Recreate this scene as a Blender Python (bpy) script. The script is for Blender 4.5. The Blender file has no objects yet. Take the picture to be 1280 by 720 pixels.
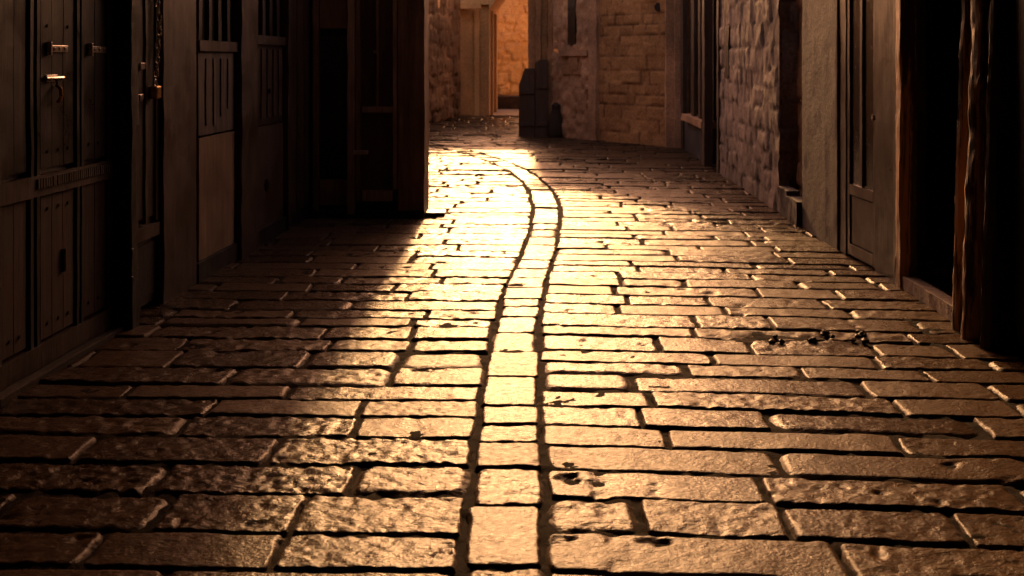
import bpy, bmesh, math, random
import numpy as np
from mathutils import Vector, noise as mnoise
random.seed(7)
S = bpy.context.scene
COL = S.collection

# ------------------------------------------------------------------ camera, sky, sun, exposure
FPX = 1350.0; CAMH = 1.35
cam_d = bpy.data.cameras.new('camera'); cam = bpy.data.objects.new('camera', cam_d); COL.objects.link(cam)
cam.location = (0, 0, CAMH); cam.rotation_euler = (math.radians(90), 0, 0)
cam_d.sensor_width = 36; cam_d.lens = 36 * FPX / 1280
cam_d.shift_x = -43 / 1280; cam_d.shift_y = -285 / 1280
cam_d.clip_end = 3000
cam_d.dof.use_dof = True; cam_d.dof.focus_distance = 4.6; cam_d.dof.aperture_fstop = 5.0
S.camera = cam
SUN_EL, SUN_AZ = 20.5, -1.6
w = bpy.data.worlds.new('World'); S.world = w; w.use_nodes = True
nt = w.node_tree; nt.nodes.clear()
sky = nt.nodes.new('ShaderNodeTexSky'); sky.sky_type = 'NISHITA'; sky.sun_disc = False
sky.sun_elevation = math.radians(SUN_EL); sky.sun_rotation = math.radians(SUN_AZ)
sky.dust_density = 10.0; sky.air_density = 1.6; sky.ozone_density = 0.4
mx = nt.nodes.new('ShaderNodeMix'); mx.data_type = 'RGBA'; mx.blend_type = 'MULTIPLY'; mx.inputs[0].default_value = 1
mx.inputs[7].default_value = (1.0, 0.64, 0.60, 1)
bg = nt.nodes.new('ShaderNodeBackground'); bg.inputs[1].default_value = 0.15
wo = nt.nodes.new('ShaderNodeOutputWorld')
nt.links.new(sky.outputs[0], mx.inputs[6]); nt.links.new(mx.outputs[2], bg.inputs[0]); nt.links.new(bg.outputs[0], wo.inputs[0])
sd = bpy.data.lights.new('sun', 'SUN'); sd.energy = 2.0; sd.angle = math.radians(2.0); sd.color = (1.0, 0.535, 0.21)
sun = bpy.data.objects.new('sun', sd); COL.objects.link(sun)
dirv = Vector((math.sin(math.radians(SUN_AZ)) * math.cos(math.radians(SUN_EL)), math.cos(math.radians(SUN_AZ)) * math.cos(math.radians(SUN_EL)), math.sin(math.radians(SUN_EL))))
sun.rotation_euler = dirv.to_track_quat('Z', 'Y').to_euler(); sun.location = (0, 40, 14)
S.view_settings.view_transform = 'Standard'; S.view_settings.look = 'None'
S.view_settings.gamma = 1; S.view_settings.use_curve_mapping = False
S.view_settings.exposure = 1.2

# ------------------------------------------------------------------ noise in numpy
_rng = np.random.RandomState(3); _T = _rng.rand(512, 512)
def vn(x, y, s=0):
    x = np.asarray(x, float) + s * 37.17; y = np.asarray(y, float) + s * 91.73
    xi = np.floor(x).astype(int); yi = np.floor(y).astype(int); fx = x - xi; fy = y - yi
    fx = fx * fx * (3 - 2 * fx); fy = fy * fy * (3 - 2 * fy)
    a = _T[xi & 511, yi & 511]; b = _T[(xi + 1) & 511, yi & 511]; c = _T[xi & 511, (yi + 1) & 511]; d = _T[(xi + 1) & 511, (yi + 1) & 511]
    return (a * (1 - fx) + b * fx) * (1 - fy) + (c * (1 - fx) + d * fx) * fy - 0.5
def fbm(x, y, s=0, o=4):
    r = 0; a = 1.0
    for i in range(o):
        r = r + a * vn(x * 2 ** i, y * 2 ** i, s + i); a *= 0.5
    return r

# ------------------------------------------------------------------ materials
def mat(name):
    m = bpy.data.materials.new(name); m.use_nodes = True
    return m, m.node_tree, m.node_tree.nodes['Principled BSDF']
def node(nt, t, **k):
    n = nt.nodes.new(t)
    for a, b in k.items(): setattr(n, a, b)
    return n
def ramp(nt, fac, stops):
    r = node(nt, 'ShaderNodeValToRGB'); e = r.color_ramp.elements
    while len(e) < len(stops): e.new(0.5)
    for el, (p, c) in zip(e, stops): el.position = p; el.color = (*c, 1)
    nt.links.new(fac, r.inputs[0]); return r.outputs[0]
def noise_tex(nt, vec, scale, detail=5, rough=0.6, dist=0):
    n = node(nt, 'ShaderNodeTexNoise'); n.inputs['Scale'].default_value = scale; n.inputs['Detail'].default_value = detail
    n.inputs['Roughness'].default_value = rough; n.inputs['Distortion'].default_value = dist
    nt.links.new(vec, n.inputs['Vector']); return n.outputs[0]
def math_n(nt, op, a, b=None, clamp=False):
    n = node(nt, 'ShaderNodeMath', operation=op); n.use_clamp = clamp
    for i, v in enumerate((a, b)):
        if v is None: continue
        if isinstance(v, (int, float)): n.inputs[i].default_value = v
        else: nt.links.new(v, n.inputs[i])
    return n.outputs[0]
def mixc(nt, f, a, b, bt='MIX'):
    n = node(nt, 'ShaderNodeMix', data_type='RGBA', blend_type=bt)
    for i, v in ((0, f), (6, a), (7, b)):
        if isinstance(v, (int, float)): n.inputs[i].default_value = v
        elif isinstance(v, tuple): n.inputs[i].default_value = (*v, 1)
        else: nt.links.new(v, n.inputs[i])
    return n.outputs[2]
def bump(nt, b, h, strength, dist):
    n = node(nt, 'ShaderNodeBump'); n.inputs['Strength'].default_value = strength; n.inputs['Distance'].default_value = dist
    nt.links.new(h, n.inputs['Height']); nt.links.new(n.outputs[0], b.inputs['Normal']); return n

def stone_material(name, c0, c1, cj, rough=0.85, bdist=0.01, scale=1.0, stain=0.5):
    m, nt, b = mat(name)
    tc = node(nt, 'ShaderNodeTexCoord').outputs['Object']
    at = node(nt, 'ShaderNodeAttribute', attribute_name='tone'); aj = node(nt, 'ShaderNodeAttribute', attribute_name='joint')
    n1 = noise_tex(nt, tc, 2.2 * scale, 6, 0.65); n2 = noise_tex(nt, tc, 28 * scale, 6, 0.7); n3 = noise_tex(nt, tc, 0.8, 4, 0.6)
    f = math_n(nt, 'ADD', math_n(nt, 'MULTIPLY', at.outputs['Fac'], 0.55), math_n(nt, 'MULTIPLY', n1, 0.55), True)
    base = ramp(nt, f, [(0.15, c0), (0.85, c1)])
    base = mixc(nt, 0.55, base, ramp(nt, n2, [(0.3, tuple(x * 0.45 for x in c0)), (0.7, tuple(min(1, x * 1.25) for x in c1))]))
    base = mixc(nt, aj.outputs['Fac'], base, cj)
    st = ramp(nt, n3, [(0.35, (1 - stain,) * 3), (0.62, (1, 1, 1))])
    base = mixc(nt, 1.0, base, st, 'MULTIPLY')
    nt.links.new(base, b.inputs['Base Color']); b.inputs['Roughness'].default_value = rough
    b.inputs['Specular IOR Level'].default_value = 0.3
    h = math_n(nt, 'ADD', n2, math_n(nt, 'MULTIPLY', noise_tex(nt, tc, 90 * scale, 4, 0.6), 0.4))
    bump(nt, b, h, 0.9, bdist)
    return m
def wood_material(name, c0, c1, rough=0.5, bdist=0.004, peel=None):
    m, nt, b = mat(name)
    tco = node(nt, 'ShaderNodeTexCoord').outputs['Object']
    oi = node(nt, 'ShaderNodeObjectInfo')
    ad = node(nt, 'ShaderNodeVectorMath', operation='ADD'); nt.links.new(tco, ad.inputs[0]); nt.links.new(oi.outputs['Random'], ad.inputs[1])
    mp = node(nt, 'ShaderNodeMapping'); mp.inputs['Scale'].default_value = (1, 1, 0.045); nt.links.new(ad.outputs[0], mp.inputs[0])
    g = noise_tex(nt, mp.outputs[0], 60, 6, 0.7, 0.3); g2 = noise_tex(nt, mp.outputs[0], 14, 3, 0.6)
    blot = noise_tex(nt, ad.outputs[0], 3.5, 5, 0.65)
    f = math_n(nt, 'ADD', math_n(nt, 'MULTIPLY', g, 0.6), math_n(nt, 'MULTIPLY', g2, 0.4))
    c = ramp(nt, f, [(0.32, c0), (0.68, c1)])
    c = mixc(nt, 0.6, c, ramp(nt, blot, [(0.3, (0.35, 0.33, 0.32)), (0.7, (1.25, 1.2, 1.15))]), 'MULTIPLY')
    if peel:
        pl = noise_tex(nt, mp.outputs[0], 9, 7, 0.75, 0.4)
        pm = ramp(nt, pl, [(0.50, (0, 0, 0)), (0.55, (1, 1, 1))])
        c = mixc(nt, pm, c, peel)
    nt.links.new(c, b.inputs['Base Color'])
    r = ramp(nt, blot, [(0.3, (rough - 0.15,) * 3), (0.7, (rough + 0.2,) * 3)]); nt.links.new(r, b.inputs['Roughness'])
    bump(nt, b, f, 0.8, bdist)
    return m
def plain(name, c, rough=0.5, metal=0.0):
    m, nt, b = mat(name)
    tc = node(nt, 'ShaderNodeTexCoord').outputs['Object']
    n = noise_tex(nt, tc, 22, 5, 0.65)
    nt.links.new(ramp(nt, n, [(0.3, tuple(x * 0.5 for x in c)), (0.7, tuple(min(1, x * 1.2) for x in c))]), b.inputs['Base Color'])
    nt.links.new(ramp(nt, n, [(0.3, (rough + 0.15,) * 3), (0.7, (max(0.05, rough - 0.1),) * 3)]), b.inputs['Roughness'])
    b.inputs['Metallic'].default_value = metal; bump(nt, b, n, 0.5, 0.002)
    return m

# worn limestone paving: polished crowns, tooled pits
def paving_material():
    m, nt, b = mat('worn_paving')
    tc = node(nt, 'ShaderNodeTexCoord').outputs['Object']
    at = node(nt, 'ShaderNodeAttribute', attribute_name='tone'); aj = node(nt, 'ShaderNodeAttribute', attribute_name='joint')
    n1 = noise_tex(nt, tc, 3.0, 6, 0.65); n2 = noise_tex(nt, tc, 40, 6, 0.7)
    mp = node(nt, 'ShaderNodeMapping'); mp.inputs['Scale'].default_value = (1, 1.6, 1); nt.links.new(tc, mp.inputs[0])
    n3 = noise_tex(nt, mp.outputs[0], 62, 3, 0.55); n4 = noise_tex(nt, mp.outputs[0], 190, 3, 0.6)
    f = math_n(nt, 'ADD', math_n(nt, 'MULTIPLY', at.outputs['Fac'], 0.6), math_n(nt, 'MULTIPLY', n1, 0.5), True)
    base = ramp(nt, f, [(0.15, (0.022, 0.012, 0.006)), (0.95, (0.085, 0.049, 0.027))])
    base = mixc(nt, 0.5, base, ramp(nt, n2, [(0.35, (0.010, 0.006, 0.003)), (0.65, (0.09, 0.054, 0.030))]))
    base = mixc(nt, aj.outputs['Fac'], base, (0.02, 0.012, 0.008))
    nt.links.new(base, b.inputs['Base Color'])
    r = ramp(nt, n2, [(0.36, (0.42,) * 3), (0.62, (0.215,) * 3)])
    r = math_n(nt, 'ADD', r, math_n(nt, 'MULTIPLY', math_n(nt, 'SUBTRACT', at.outputs['Fac'], 0.5), 0.16))
    r = mixc(nt, aj.outputs['Fac'], r, (0.9, 0.9, 0.9))
    nt.links.new(r, b.inputs['Roughness']); b.inputs['Specular IOR Level'].default_value = 0.05
    h = math_n(nt, 'ADD', n3, math_n(nt, 'MULTIPLY', n4, 0.35))
    bump(nt, b, h, 1.0, 0.0036)
    return m
M = {}
M['paving'] = paving_material()
m_, nt_, b_ = mat('joint_grit'); tc_ = node(nt_, 'ShaderNodeTexCoord').outputs['Object']; ng = noise_tex(nt_, tc_, 130, 4, 0.7)
nt_.links.new(ramp(nt_, ng, [(0.42, (0.006, 0.004, 0.003)), (0.72, (0.035, 0.023, 0.014))]), b_.inputs['Base Color']); b_.inputs['Roughness'].default_value = 0.95
b_.inputs['Specular IOR Level'].default_value = 0.05; bump(nt_, b_, ng, 1.0, 0.012); M['bed'] = m_
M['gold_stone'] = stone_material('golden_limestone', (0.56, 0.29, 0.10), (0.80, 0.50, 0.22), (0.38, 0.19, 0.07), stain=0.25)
M['brown_stone'] = stone_material('brown_ashlar', (0.26, 0.115, 0.04), (0.66, 0.34, 0.135), (0.15, 0.075, 0.03), stain=0.35)
M['rubble'] = stone_material('brown_rubble', (0.26, 0.125, 0.055), (0.52, 0.28, 0.125), (0.10, 0.06, 0.035), stain=0.5)
M['pale_plaster'] = stone_material('pale_plaster', (0.44, 0.23, 0.12), (0.72, 0.42, 0.23), (0.34, 0.2, 0.11), stain=0.55)
M['white_plaster'] = stone_material('white_plaster', (0.74, 0.64, 0.50), (0.82, 0.73, 0.60), (0.75, 0.65, 0.55), stain=0.05)
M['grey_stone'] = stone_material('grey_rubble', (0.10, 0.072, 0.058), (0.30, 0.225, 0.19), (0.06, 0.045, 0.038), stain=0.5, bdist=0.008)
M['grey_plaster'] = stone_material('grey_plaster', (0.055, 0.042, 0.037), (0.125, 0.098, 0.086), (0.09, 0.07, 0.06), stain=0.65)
M['dark_stone'] = stone_material('dark_brown_stone', (0.035, 0.023, 0.016), (0.07, 0.047, 0.032), (0.05, 0.035, 0.025), stain=0.5)
M['wood'] = wood_material('dark_brown_wood', (0.008, 0.004, 0.002), (0.045, 0.023, 0.011), 0.45)
M['wood_board'] = wood_material('brown_boards', (0.025, 0.011, 0.005), (0.095, 0.048, 0.021), 0.75)
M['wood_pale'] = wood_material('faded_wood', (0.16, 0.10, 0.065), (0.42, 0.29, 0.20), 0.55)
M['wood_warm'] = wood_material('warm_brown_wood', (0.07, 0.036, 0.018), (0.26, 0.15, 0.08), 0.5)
M['wood_mid'] = wood_material('worn_brown_wood', (0.016, 0.008, 0.004), (0.085, 0.045, 0.022), 0.5)
M['wood_black'] = wood_material('black_wood', (0.006, 0.004, 0.003), (0.022, 0.013, 0.008), 0.4)
M['wood_grey'] = wood_material('weathered_grey_wood', (0.05, 0.036, 0.028), (0.19, 0.14, 0.11), 0.6, peel=(0.03, 0.02, 0.014))
M['wood_peel'] = wood_material('peeling_orange_wood', (0.014, 0.009, 0.006), (0.05, 0.030, 0.018), 0.42, 0.014, peel=(0.40, 0.23, 0.12))
M['tan_panel'] = wood_material('tan_painted_board', (0.13, 0.08, 0.042), (0.30, 0.19, 0.105), 0.55)
M['iron'] = plain('black_iron', (0.03, 0.026, 0.023), 0.35, 0.8)
M['steel'] = plain('worn_steel', (0.50, 0.44, 0.38), 0.28, 1.0)
M['brass'] = plain('old_brass', (0.55, 0.30, 0.12), 0.3, 1.0)
M['glass'] = plain('dusty_dark_glass', (0.018, 0.016, 0.014), 0.15)
M['interior'] = plain('unlit_interior', (0.03, 0.022, 0.016), 0.9)

# ------------------------------------------------------------------ object helpers
def thing(name, label, cat, loc=(0, 0, 0), group=None):
    o = bpy.data.objects.new(name, None); COL.objects.link(o); o.location = loc; o.empty_display_size = 0.2
    o['label'] = label; o['category'] = cat
    if group: o['group'] = group
    return o
class MB:
    def __init__(self): self.v = []; self.f = []; self.t = []; self.j = []
    def add(self, v, f, tone=0.5, joint=0.0):
        n = len(self.v); self.v += [tuple(p) for p in v]; self.f += [tuple(i + n for i in q) for q in f]
        self.t += list(tone) if hasattr(tone, '__len__') else [tone] * len(v)
        self.j += list(joint) if hasattr(joint, '__len__') else [joint] * len(v)
    def hexa(self, c):      # 8 corners: bottom 4 ccw, top 4 ccw
        self.add(c, [(3, 2, 1, 0), (4, 5, 6, 7), (0, 1, 5, 4), (1, 2, 6, 5), (2, 3, 7, 6), (3, 0, 4, 7)])
    def box(self, x0, x1, y0, y1, z0, z1, fr=None):
        fr = fr or (lambda a, b, c: (a, b, c))
        c = [(x0, y0, z0), (x1, y0, z0), (x1, y1, z0), (x0, y1, z0), (x0, y0, z1), (x1, y0, z1), (x1, y1, z1), (x0, y1, z1)]
        self.hexa([fr(*p) for p in c])
    def rough(self, x0, x1, y0, y1, z0, z1, step=0.03, amp=0.008, sc=9.0, fr=None, bulge=0.0):
        fr = fr or (lambda a, b, c: (a, b, c))
        nx, ny, nz = [max(1, int(round((b - a) / step))) for a, b in ((x0, x1), (y0, y1), (z0, z1))]
        idx = {}; vs = []; fs = []
        def vid(i, j, k):
            if (i, j, k) not in idx:
                p = Vector((x0 + (x1 - x0) * i / nx, y0 + (y1 - y0) * j / ny, z0 + (z1 - z0) * k / nz))
                q = Vector((p.x * sc, p.y * sc, p.z * sc * 0.45))
                d = mnoise.noise_vector(q) * amp + mnoise.noise_vector(q * 3.1) * amp * 0.45
                e = (i in (0, nx)) + (j in (0, ny)) + (k in (0, nz))
                if e >= 2: d *= 1.7
                bx_ = bulge * (1 - (2 * j / ny - 1) ** 2) * (i / nx)
                idx[(i, j, k)] = len(vs); vs.append(fr(p.x + d.x + bx_, p.y + d.y, p.z + d.z * (0 if k in (0, nz) else 1)))
            return idx[(i, j, k)]
        for i in range(nx):
            for j in range(ny):
                fs.append((vid(i, j, 0), vid(i, j + 1, 0), vid(i + 1, j + 1, 0), vid(i + 1, j, 0))); fs.append((vid(i, j, nz), vid(i + 1, j, nz), vid(i + 1, j + 1, nz), vid(i, j + 1, nz)))
        for i in range(nx):
            for k in range(nz):
                fs.append((vid(i, 0, k), vid(i + 1, 0, k), vid(i + 1, 0, k + 1), vid(i, 0, k + 1))); fs.append((vid(i, ny, k), vid(i, ny, k + 1), vid(i + 1, ny, k + 1), vid(i + 1, ny, k)))
        for j in range(ny):
            for k in range(nz):
                fs.append((vid(0, j, k), vid(0, j, k + 1), vid(0, j + 1, k + 1), vid(0, j + 1, k))); fs.append((vid(nx, j, k), vid(nx, j + 1, k), vid(nx, j + 1, k + 1), vid(nx, j, k + 1)))
        self.add(vs, fs)
    def tube(self, pts, r, n=10, closed=False):
        P = [Vector(p) for p in pts]; vs = []; fs = []; m = len(P)
        for i, p in enumerate(P):
            a = P[(i - 1) % m] if (i or closed) else P[0]; b = P[(i + 1) % m] if (i < m - 1 or closed) else P[-1]
            t = (b - a).normalized(); u = t.orthogonal().normalized() if i == 0 else (u - t * u.dot(t)).normalized(); v = t.cross(u)
            for k in range(n):
                A = 2 * math.pi * k / n; vs.append(p + (u * math.cos(A) + v * math.sin(A)) * r)
        for i in range(m if closed else m - 1):
            for k in range(n):
                a = i * n + k; b = i * n + (k + 1) % n; c = ((i + 1) % m) * n + (k + 1) % n; d = ((i + 1) % m) * n + k
                fs.append((a, b, c, d))
        if not closed: fs += [tuple(range(n))[::-1], tuple((m - 1) * n + k for k in range(n))]
        self.add(vs, fs)
    def lathe(self, prof, c=(0, 0, 0), n=28, wob=0.0):
        vs = []; fs = []
        for (r, z) in prof:
            for k in range(n):
                A = 2 * math.pi * k / n; rr = r * (1 + wob * mnoise.noise(Vector((math.cos(A) * 2, math.sin(A) * 2, z * 6))))
                vs.append((c[0] + rr * math.cos(A), c[1] + rr * math.sin(A), c[2] + z))
        for i in range(len(prof) - 1):
            for k in range(n): fs.append((i * n + k, i * n + (k + 1) % n, (i + 1) * n + (k + 1) % n, (i + 1) * n + k))
        fs += [tuple(range(n))[::-1], tuple((len(prof) - 1) * n + k for k in range(n))]
        self.add(vs, fs)
    def build(self, name, m, parent=None, bevel=0.0, smooth=False, kind=None):
        me = bpy.data.meshes.new(name)
        off = Vector(parent_origin(parent)) if parent else Vector((0, 0, 0))
        me.from_pydata([(p[0] - off.x, p[1] - off.y, p[2] - off.z) for p in self.v], [], self.f)
        a = me.attributes.new('tone', 'FLOAT', 'POINT'); a.data.foreach_set('value', np.array(self.t, dtype=np.float32))
        a = me.attributes.new('joint', 'FLOAT', 'POINT'); a.data.foreach_set('value', np.array(self.j, dtype=np.float32))
        me.materials.append(m)
        bm = bmesh.new(); bm.from_mesh(me); bmesh.ops.recalc_face_normals(bm, faces=bm.faces); bm.to_mesh(me); bm.free()
        if smooth: me.polygons.foreach_set('use_smooth', [True] * len(me.polygons))
        o = bpy.data.objects.new(name, me); COL.objects.link(o)
        if parent: o.parent = parent
        if bevel:
            b = o.modifiers.new('bevel', 'BEVEL'); b.width = bevel; b.segments = 2; b.limit_method = 'ANGLE'; b.angle_limit = math.radians(50)
        if kind: o['kind'] = kind
        return o
def parent_origin(p):
    v = Vector((0, 0, 0))
    while p is not None: v += Vector(p.location); p = p.parent
    return v

def edges_of(total, avg, jit, rs):
    e = [0.0]
    while e[-1] < total - avg * 0.6: e.append(e[-1] + avg * (1 + jit * (rs.rand() * 2 - 1)))
    e[-1] = total; return np.array(e)
def masonry(mb, fr, W, H, course=0.28, block=0.45, step=0.03, depth=0.02, rough=0.012, edge=0.02, warp=0.02, seed=0, z0=-0.05, blockoff=0.012, jointw=0.010):
    """stone face: fr(u, v, h) gives the world point at u along, v up, h out of the wall"""
    rs = np.random.RandomState(seed + 11); nu = max(2, int(W / step)); nv = max(2, int((H - z0) / step))
    u = np.linspace(0, W, nu + 1); v = np.linspace(z0, H, nv + 1); U, V = np.meshgrid(u, v)
    Uw = U + warp * fbm(U * 3, V * 3, seed, 3); Vw = V - z0 + warp * fbm(U * 2.3, V * 2.3, seed + 5, 3)
    ce = edges_of(H - z0 + 0.3, course, 0.25, rs); ci = np.clip(np.searchsorted(ce, Vw) - 1, 0, len(ce) - 2)
    dv = np.minimum(Vw - ce[ci], ce[ci + 1] - Vw); du = np.zeros_like(U); off = np.zeros_like(U); tone = np.zeros_like(U)
    for c in range(len(ce) - 1):
        be = edges_of(W + 1.0, block * (0.8 + 0.4 * rs.rand()), 0.45, rs) - rs.rand() * block; m = ci == c
        bi = np.clip(np.searchsorted(be, Uw[m]) - 1, 0, len(be) - 2)
        du[m] = np.minimum(Uw[m] - be[bi], be[bi + 1] - Uw[m])
        off[m] = (rs.rand(len(be)) - 0.5)[bi] * 2 * blockoff; tone[m] = rs.rand(len(be))[bi]
    d = np.clip(np.minimum(du, dv), 0, None) + 0.008 * fbm(U * 14, V * 14, seed + 8, 2)
    k = np.clip(d / edge, 0, 1); k = 1 - (1 - k) ** 2
    h = -depth * (1 - k) + k * off + rough * fbm(U * 9, V * 9, seed + 2, 4) * 1.2
    j = np.clip(1 - d / jointw, 0, 1)
    P = [fr(a, b, c) for a, b, c in zip(U.ravel(), V.ravel(), h.ravel())]
    n = nu + 1; q = [(r * n + c, r * n + c + 1, (r + 1) * n + c + 1, (r + 1) * n + c) for r in range(nv) for c in range(nu)]
    mb.add(P, q, tone.ravel(), j.ravel())
def wall_block(mb, p0, p1, H, thick=0.5, ends=True, **k):
    """solid wall from p0 to p1; the stone face is on the right-hand side of p0->p1"""
    a = Vector((*p0, 0)); b = Vector((*p1, 0)); t = (b - a); W = t.length; t.normalize(); n = Vector((t.y, -t.x, 0))
    zb = k.get('zb', -0.05); k.pop('zb', None)
    fr = lambda u, v, h: tuple(a + t * u + n * h + Vector((0, 0, v)))
    k.setdefault('z0', zb); masonry(mb, fr, W, H, **k)
    q = [a - n * 0.025, b - n * 0.025, b - n * thick, a - n * thick]
    mb.hexa([tuple(p + Vector((0, 0, zb))) for p in q] + [tuple(p + Vector((0, 0, H - 0.01))) for p in q])
    if ends and thick > 0.06:
        st = k.get('step', 0.03)
        for (o, tt, nn) in ((b, -n, t), (a - n * thick, n, -t)):
            kk = dict(k); kk['seed'] = k.get('seed', 0) + 50; kk['rough'] = k.get('rough', 0.012) * 0.7
            masonry(mb, lambda u, v, h, o=o, tt=tt, nn=nn: tuple(o + tt * u + nn * (h + 0.003) + Vector((0, 0, v))), thick, H, **kk)

# ------------------------------------------------------------------ ground and paving
g = MB(); g.add([(-600, -600, -0.06), (600, -600, -0.06), (600, 900, -0.06), (-600, 900, -0.06)], [(0, 1, 2, 3)])
g.build('ground', stone_material('dusty_ground', (0.34, 0.24, 0.15), (0.46, 0.34, 0.23), (0.4, 0.3, 0.2), scale=0.3, stain=0.2), kind='structure')

def bed(x0, x1, ya, yb, st):
    xs = np.arange(x0, x1 + st, st); ys = np.arange(ya, yb + st, st); X, Y = np.meshgrid(xs, ys)
    Z = -0.011 + 0.014 * fbm(X * 17, Y * 17, 60, 4); n = len(xs)
    q = MB(); q.add(np.stack([X.ravel(), Y.ravel(), Z.ravel()], 1).tolist(), [(i * n + j, i * n + j + 1, (i + 1) * n + j + 1, (i + 1) * n + j) for i in range(len(ys) - 1) for j in range(n - 1)])
    q.build('paving_bed', M['bed'], smooth=True, kind='structure')
bed(-2.3, 2.2, 1.5, 8.0, 0.014); bed(-2.4, 2.2, 8.02, 20, 0.05)

_cy = np.array([0, 2.5, 3.3, 3.9, 4.3, 4.86, 5.6, 6.62, 7.4, 8.1, 9.0, 9.85, 11.0, 11.9, 13.3, 14.6, 15.7, 16.6, 18.5, 60])
_cx = np.array([-.10, -.105, -.123, -.135, -.146, -.151, -.15, -.113, -.065, -.03, -.005, 0, -.045, -.13, -.36, -.72, -1.10, -1.5, -2.6, -26.0])
_dy = np.linspace(0, 60, 2401); _dx = np.interp(_dy, _cy, _cx); _k = np.hanning(33); _k /= _k.sum()
_dxs = np.convolve(np.pad(_dx, 16, 'edge'), _k, 'valid')
strip = lambda y: np.interp(y, _dy, _dxs)
HALF = 0.116; GAP = 0.004
P_v, P_f, P_t, P_j = [], [], [], []; P_n = 0
rp = np.random.RandomState(21)
def stone(xl, xr, yb, yt, seed):
    """one slab: xl(y), xr(y) side edges, yb(x), yt(x) near and far edges"""
    global P_n
    ym = 0.5 * (float(yb(0.0)) + float(yt(0.0))) if True else 0
    w = float(xr(ym) - xl(ym)); d = float(yt(0) - yb(0))
    if w < 0.03: return
    st = max(0.0075, 0.0026 * ym) if ym > 2.2 else 0.03
    if ym > 15: st = max(st, 0.045)
    nx = max(4, int(w / st)); ny = max(4, int(d / (st * 1.1)))
    rm = np.array([0.0, 0.003, 0.007, 0.012, 0.018])
    def axis(ln, n):
        q = rm / ln; return np.concatenate([q, np.linspace(0.025 / ln, 1 - 0.025 / ln, max(3, n - 2)), 1 - q[::-1]])
    s = axis(max(w, 0.08), nx); t = axis(max(d, 0.08), ny)
    # tighten the rim so the edge is rounded
    rim = lambda a: a
    Sg, Tg = np.meshgrid(rim(s), rim(t))
    Y0 = ym
    Xa = xl(np.full_like(Sg, ym)) * (1 - Sg) + xr(np.full_like(Sg, ym)) * Sg
    Y = yb(Xa) * (1 - Tg) + yt(Xa) * Tg
    X = xl(Y) * (1 - Sg) + xr(Y) * Sg
    du = np.minimum(Sg, 1 - Sg) * w; dv = np.minimum(Tg, 1 - Tg) * d; dd = np.minimum(du, dv)
    rnd = np.minimum(du, dv) + 0.35 * np.abs(du - dv)
    # corners worn round
    cr = 0.016 + 0.020 * rp.rand() + (0.05 * rp.rand() if rp.rand() < 0.25 and ym < 9 else 0); cc = np.clip(1 - np.hypot(np.clip(cr - du, 0, None), np.clip(cr - dv, 0, None)) / cr, 0, 1)
    e = 0.007 + 0.007 * rp.rand()
    dn = dd + 0.012 * fbm(X * 19, Y * 19, 3, 4)
    e = e * np.clip(1 + 2.2 * fbm(X * 8, Y * 8, 71, 3), 0.4, 2.6); k = np.clip(dn / e, 0, 1) ** 0.8; k = 1 - (1 - k) ** 2
    k = np.minimum(k, np.clip(cc * 2.2, 0, 1))
    far = float(np.clip((ym - 7) / 5, 0, 1))
    lift = (rp.rand() - 0.5) * (0.007 + 0.009 * far); ax = (rp.rand() - 0.5) * 0.014; ay = (rp.rand() - 0.5) * (0.05 + 0.06 * far)
    chop = 0.35 + 1.3 * rp.rand() ** 1.5; 
    z = -0.017 * (1 - k) + lift + ax * (Sg - 0.5) * min(w, 0.8) + ay * (Tg - 0.5) * d
    z += 0.006 * fbm(X * 5, Y * 5, 9, 3) + (0.0068 if xr(ym) < strip(ym) else (0.0058 if w < 0.26 else 0.0040)) * (1 + 0.9 * far) * chop * fbm(X * 30, Y * 38, 12, 3)
    # worn hollows and missing chips
    pit = fbm(X * 7 + seed, Y * 9, 31, 3); z -= 0.016 * np.clip(pit - 0.42 + 0.12 * far, 0, 1) * 4 * (rp.rand() > 0.6 - 0.3 * far)
    hol = np.exp(-((X - 1.27) / 0.42) ** 2 - ((Y - 5.25) / 0.17) ** 2) * np.clip(fbm(X * 9, Y * 14, 44, 3) + 0.25, 0, 1)
    hol2 = np.exp(-((X - 0.13) / 0.07) ** 2 - ((Y - 3.2) / 0.35) ** 2) * np.clip(fbm(X * 16, Y * 12, 47, 3) + 0.12, 0, 1)
    z -= 0.035 * hol + 0.04 * hol2
    jx = 0.010 * fbm(X * 11, Y * 11, 17, 3); jy = 0.008 * fbm(X * 9, Y * 9, 23, 3)
    X = X + jx; Y = Y + jy
    # skirt
    n1, n2 = X.shape
    X = np.pad(X, 1, 'edge'); Y = np.pad(Y, 1, 'edge'); z = np.pad(z, 1, constant_values=-0.07); k = np.pad(k, 1, constant_values=0)
    pts = np.stack([X.ravel(), Y.ravel(), z.ravel()], 1)
    R, C = X.shape; idx = np.arange(R * C).reshape(R, C)
    q = np.stack([idx[:-1, :-1], idx[:-1, 1:], idx[1:, 1:], idx[1:, :-1]], -1).reshape(-1, 4) + P_n
    P_v.append(pts); P_f.append(q); P_n += len(pts)
    tone = rp.rand(); P_t.append(np.full(len(pts), tone, np.float32)); P_j.append(np.clip(1 - k.ravel() * 1.6, 0, 1).astype(np.float32))

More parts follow.
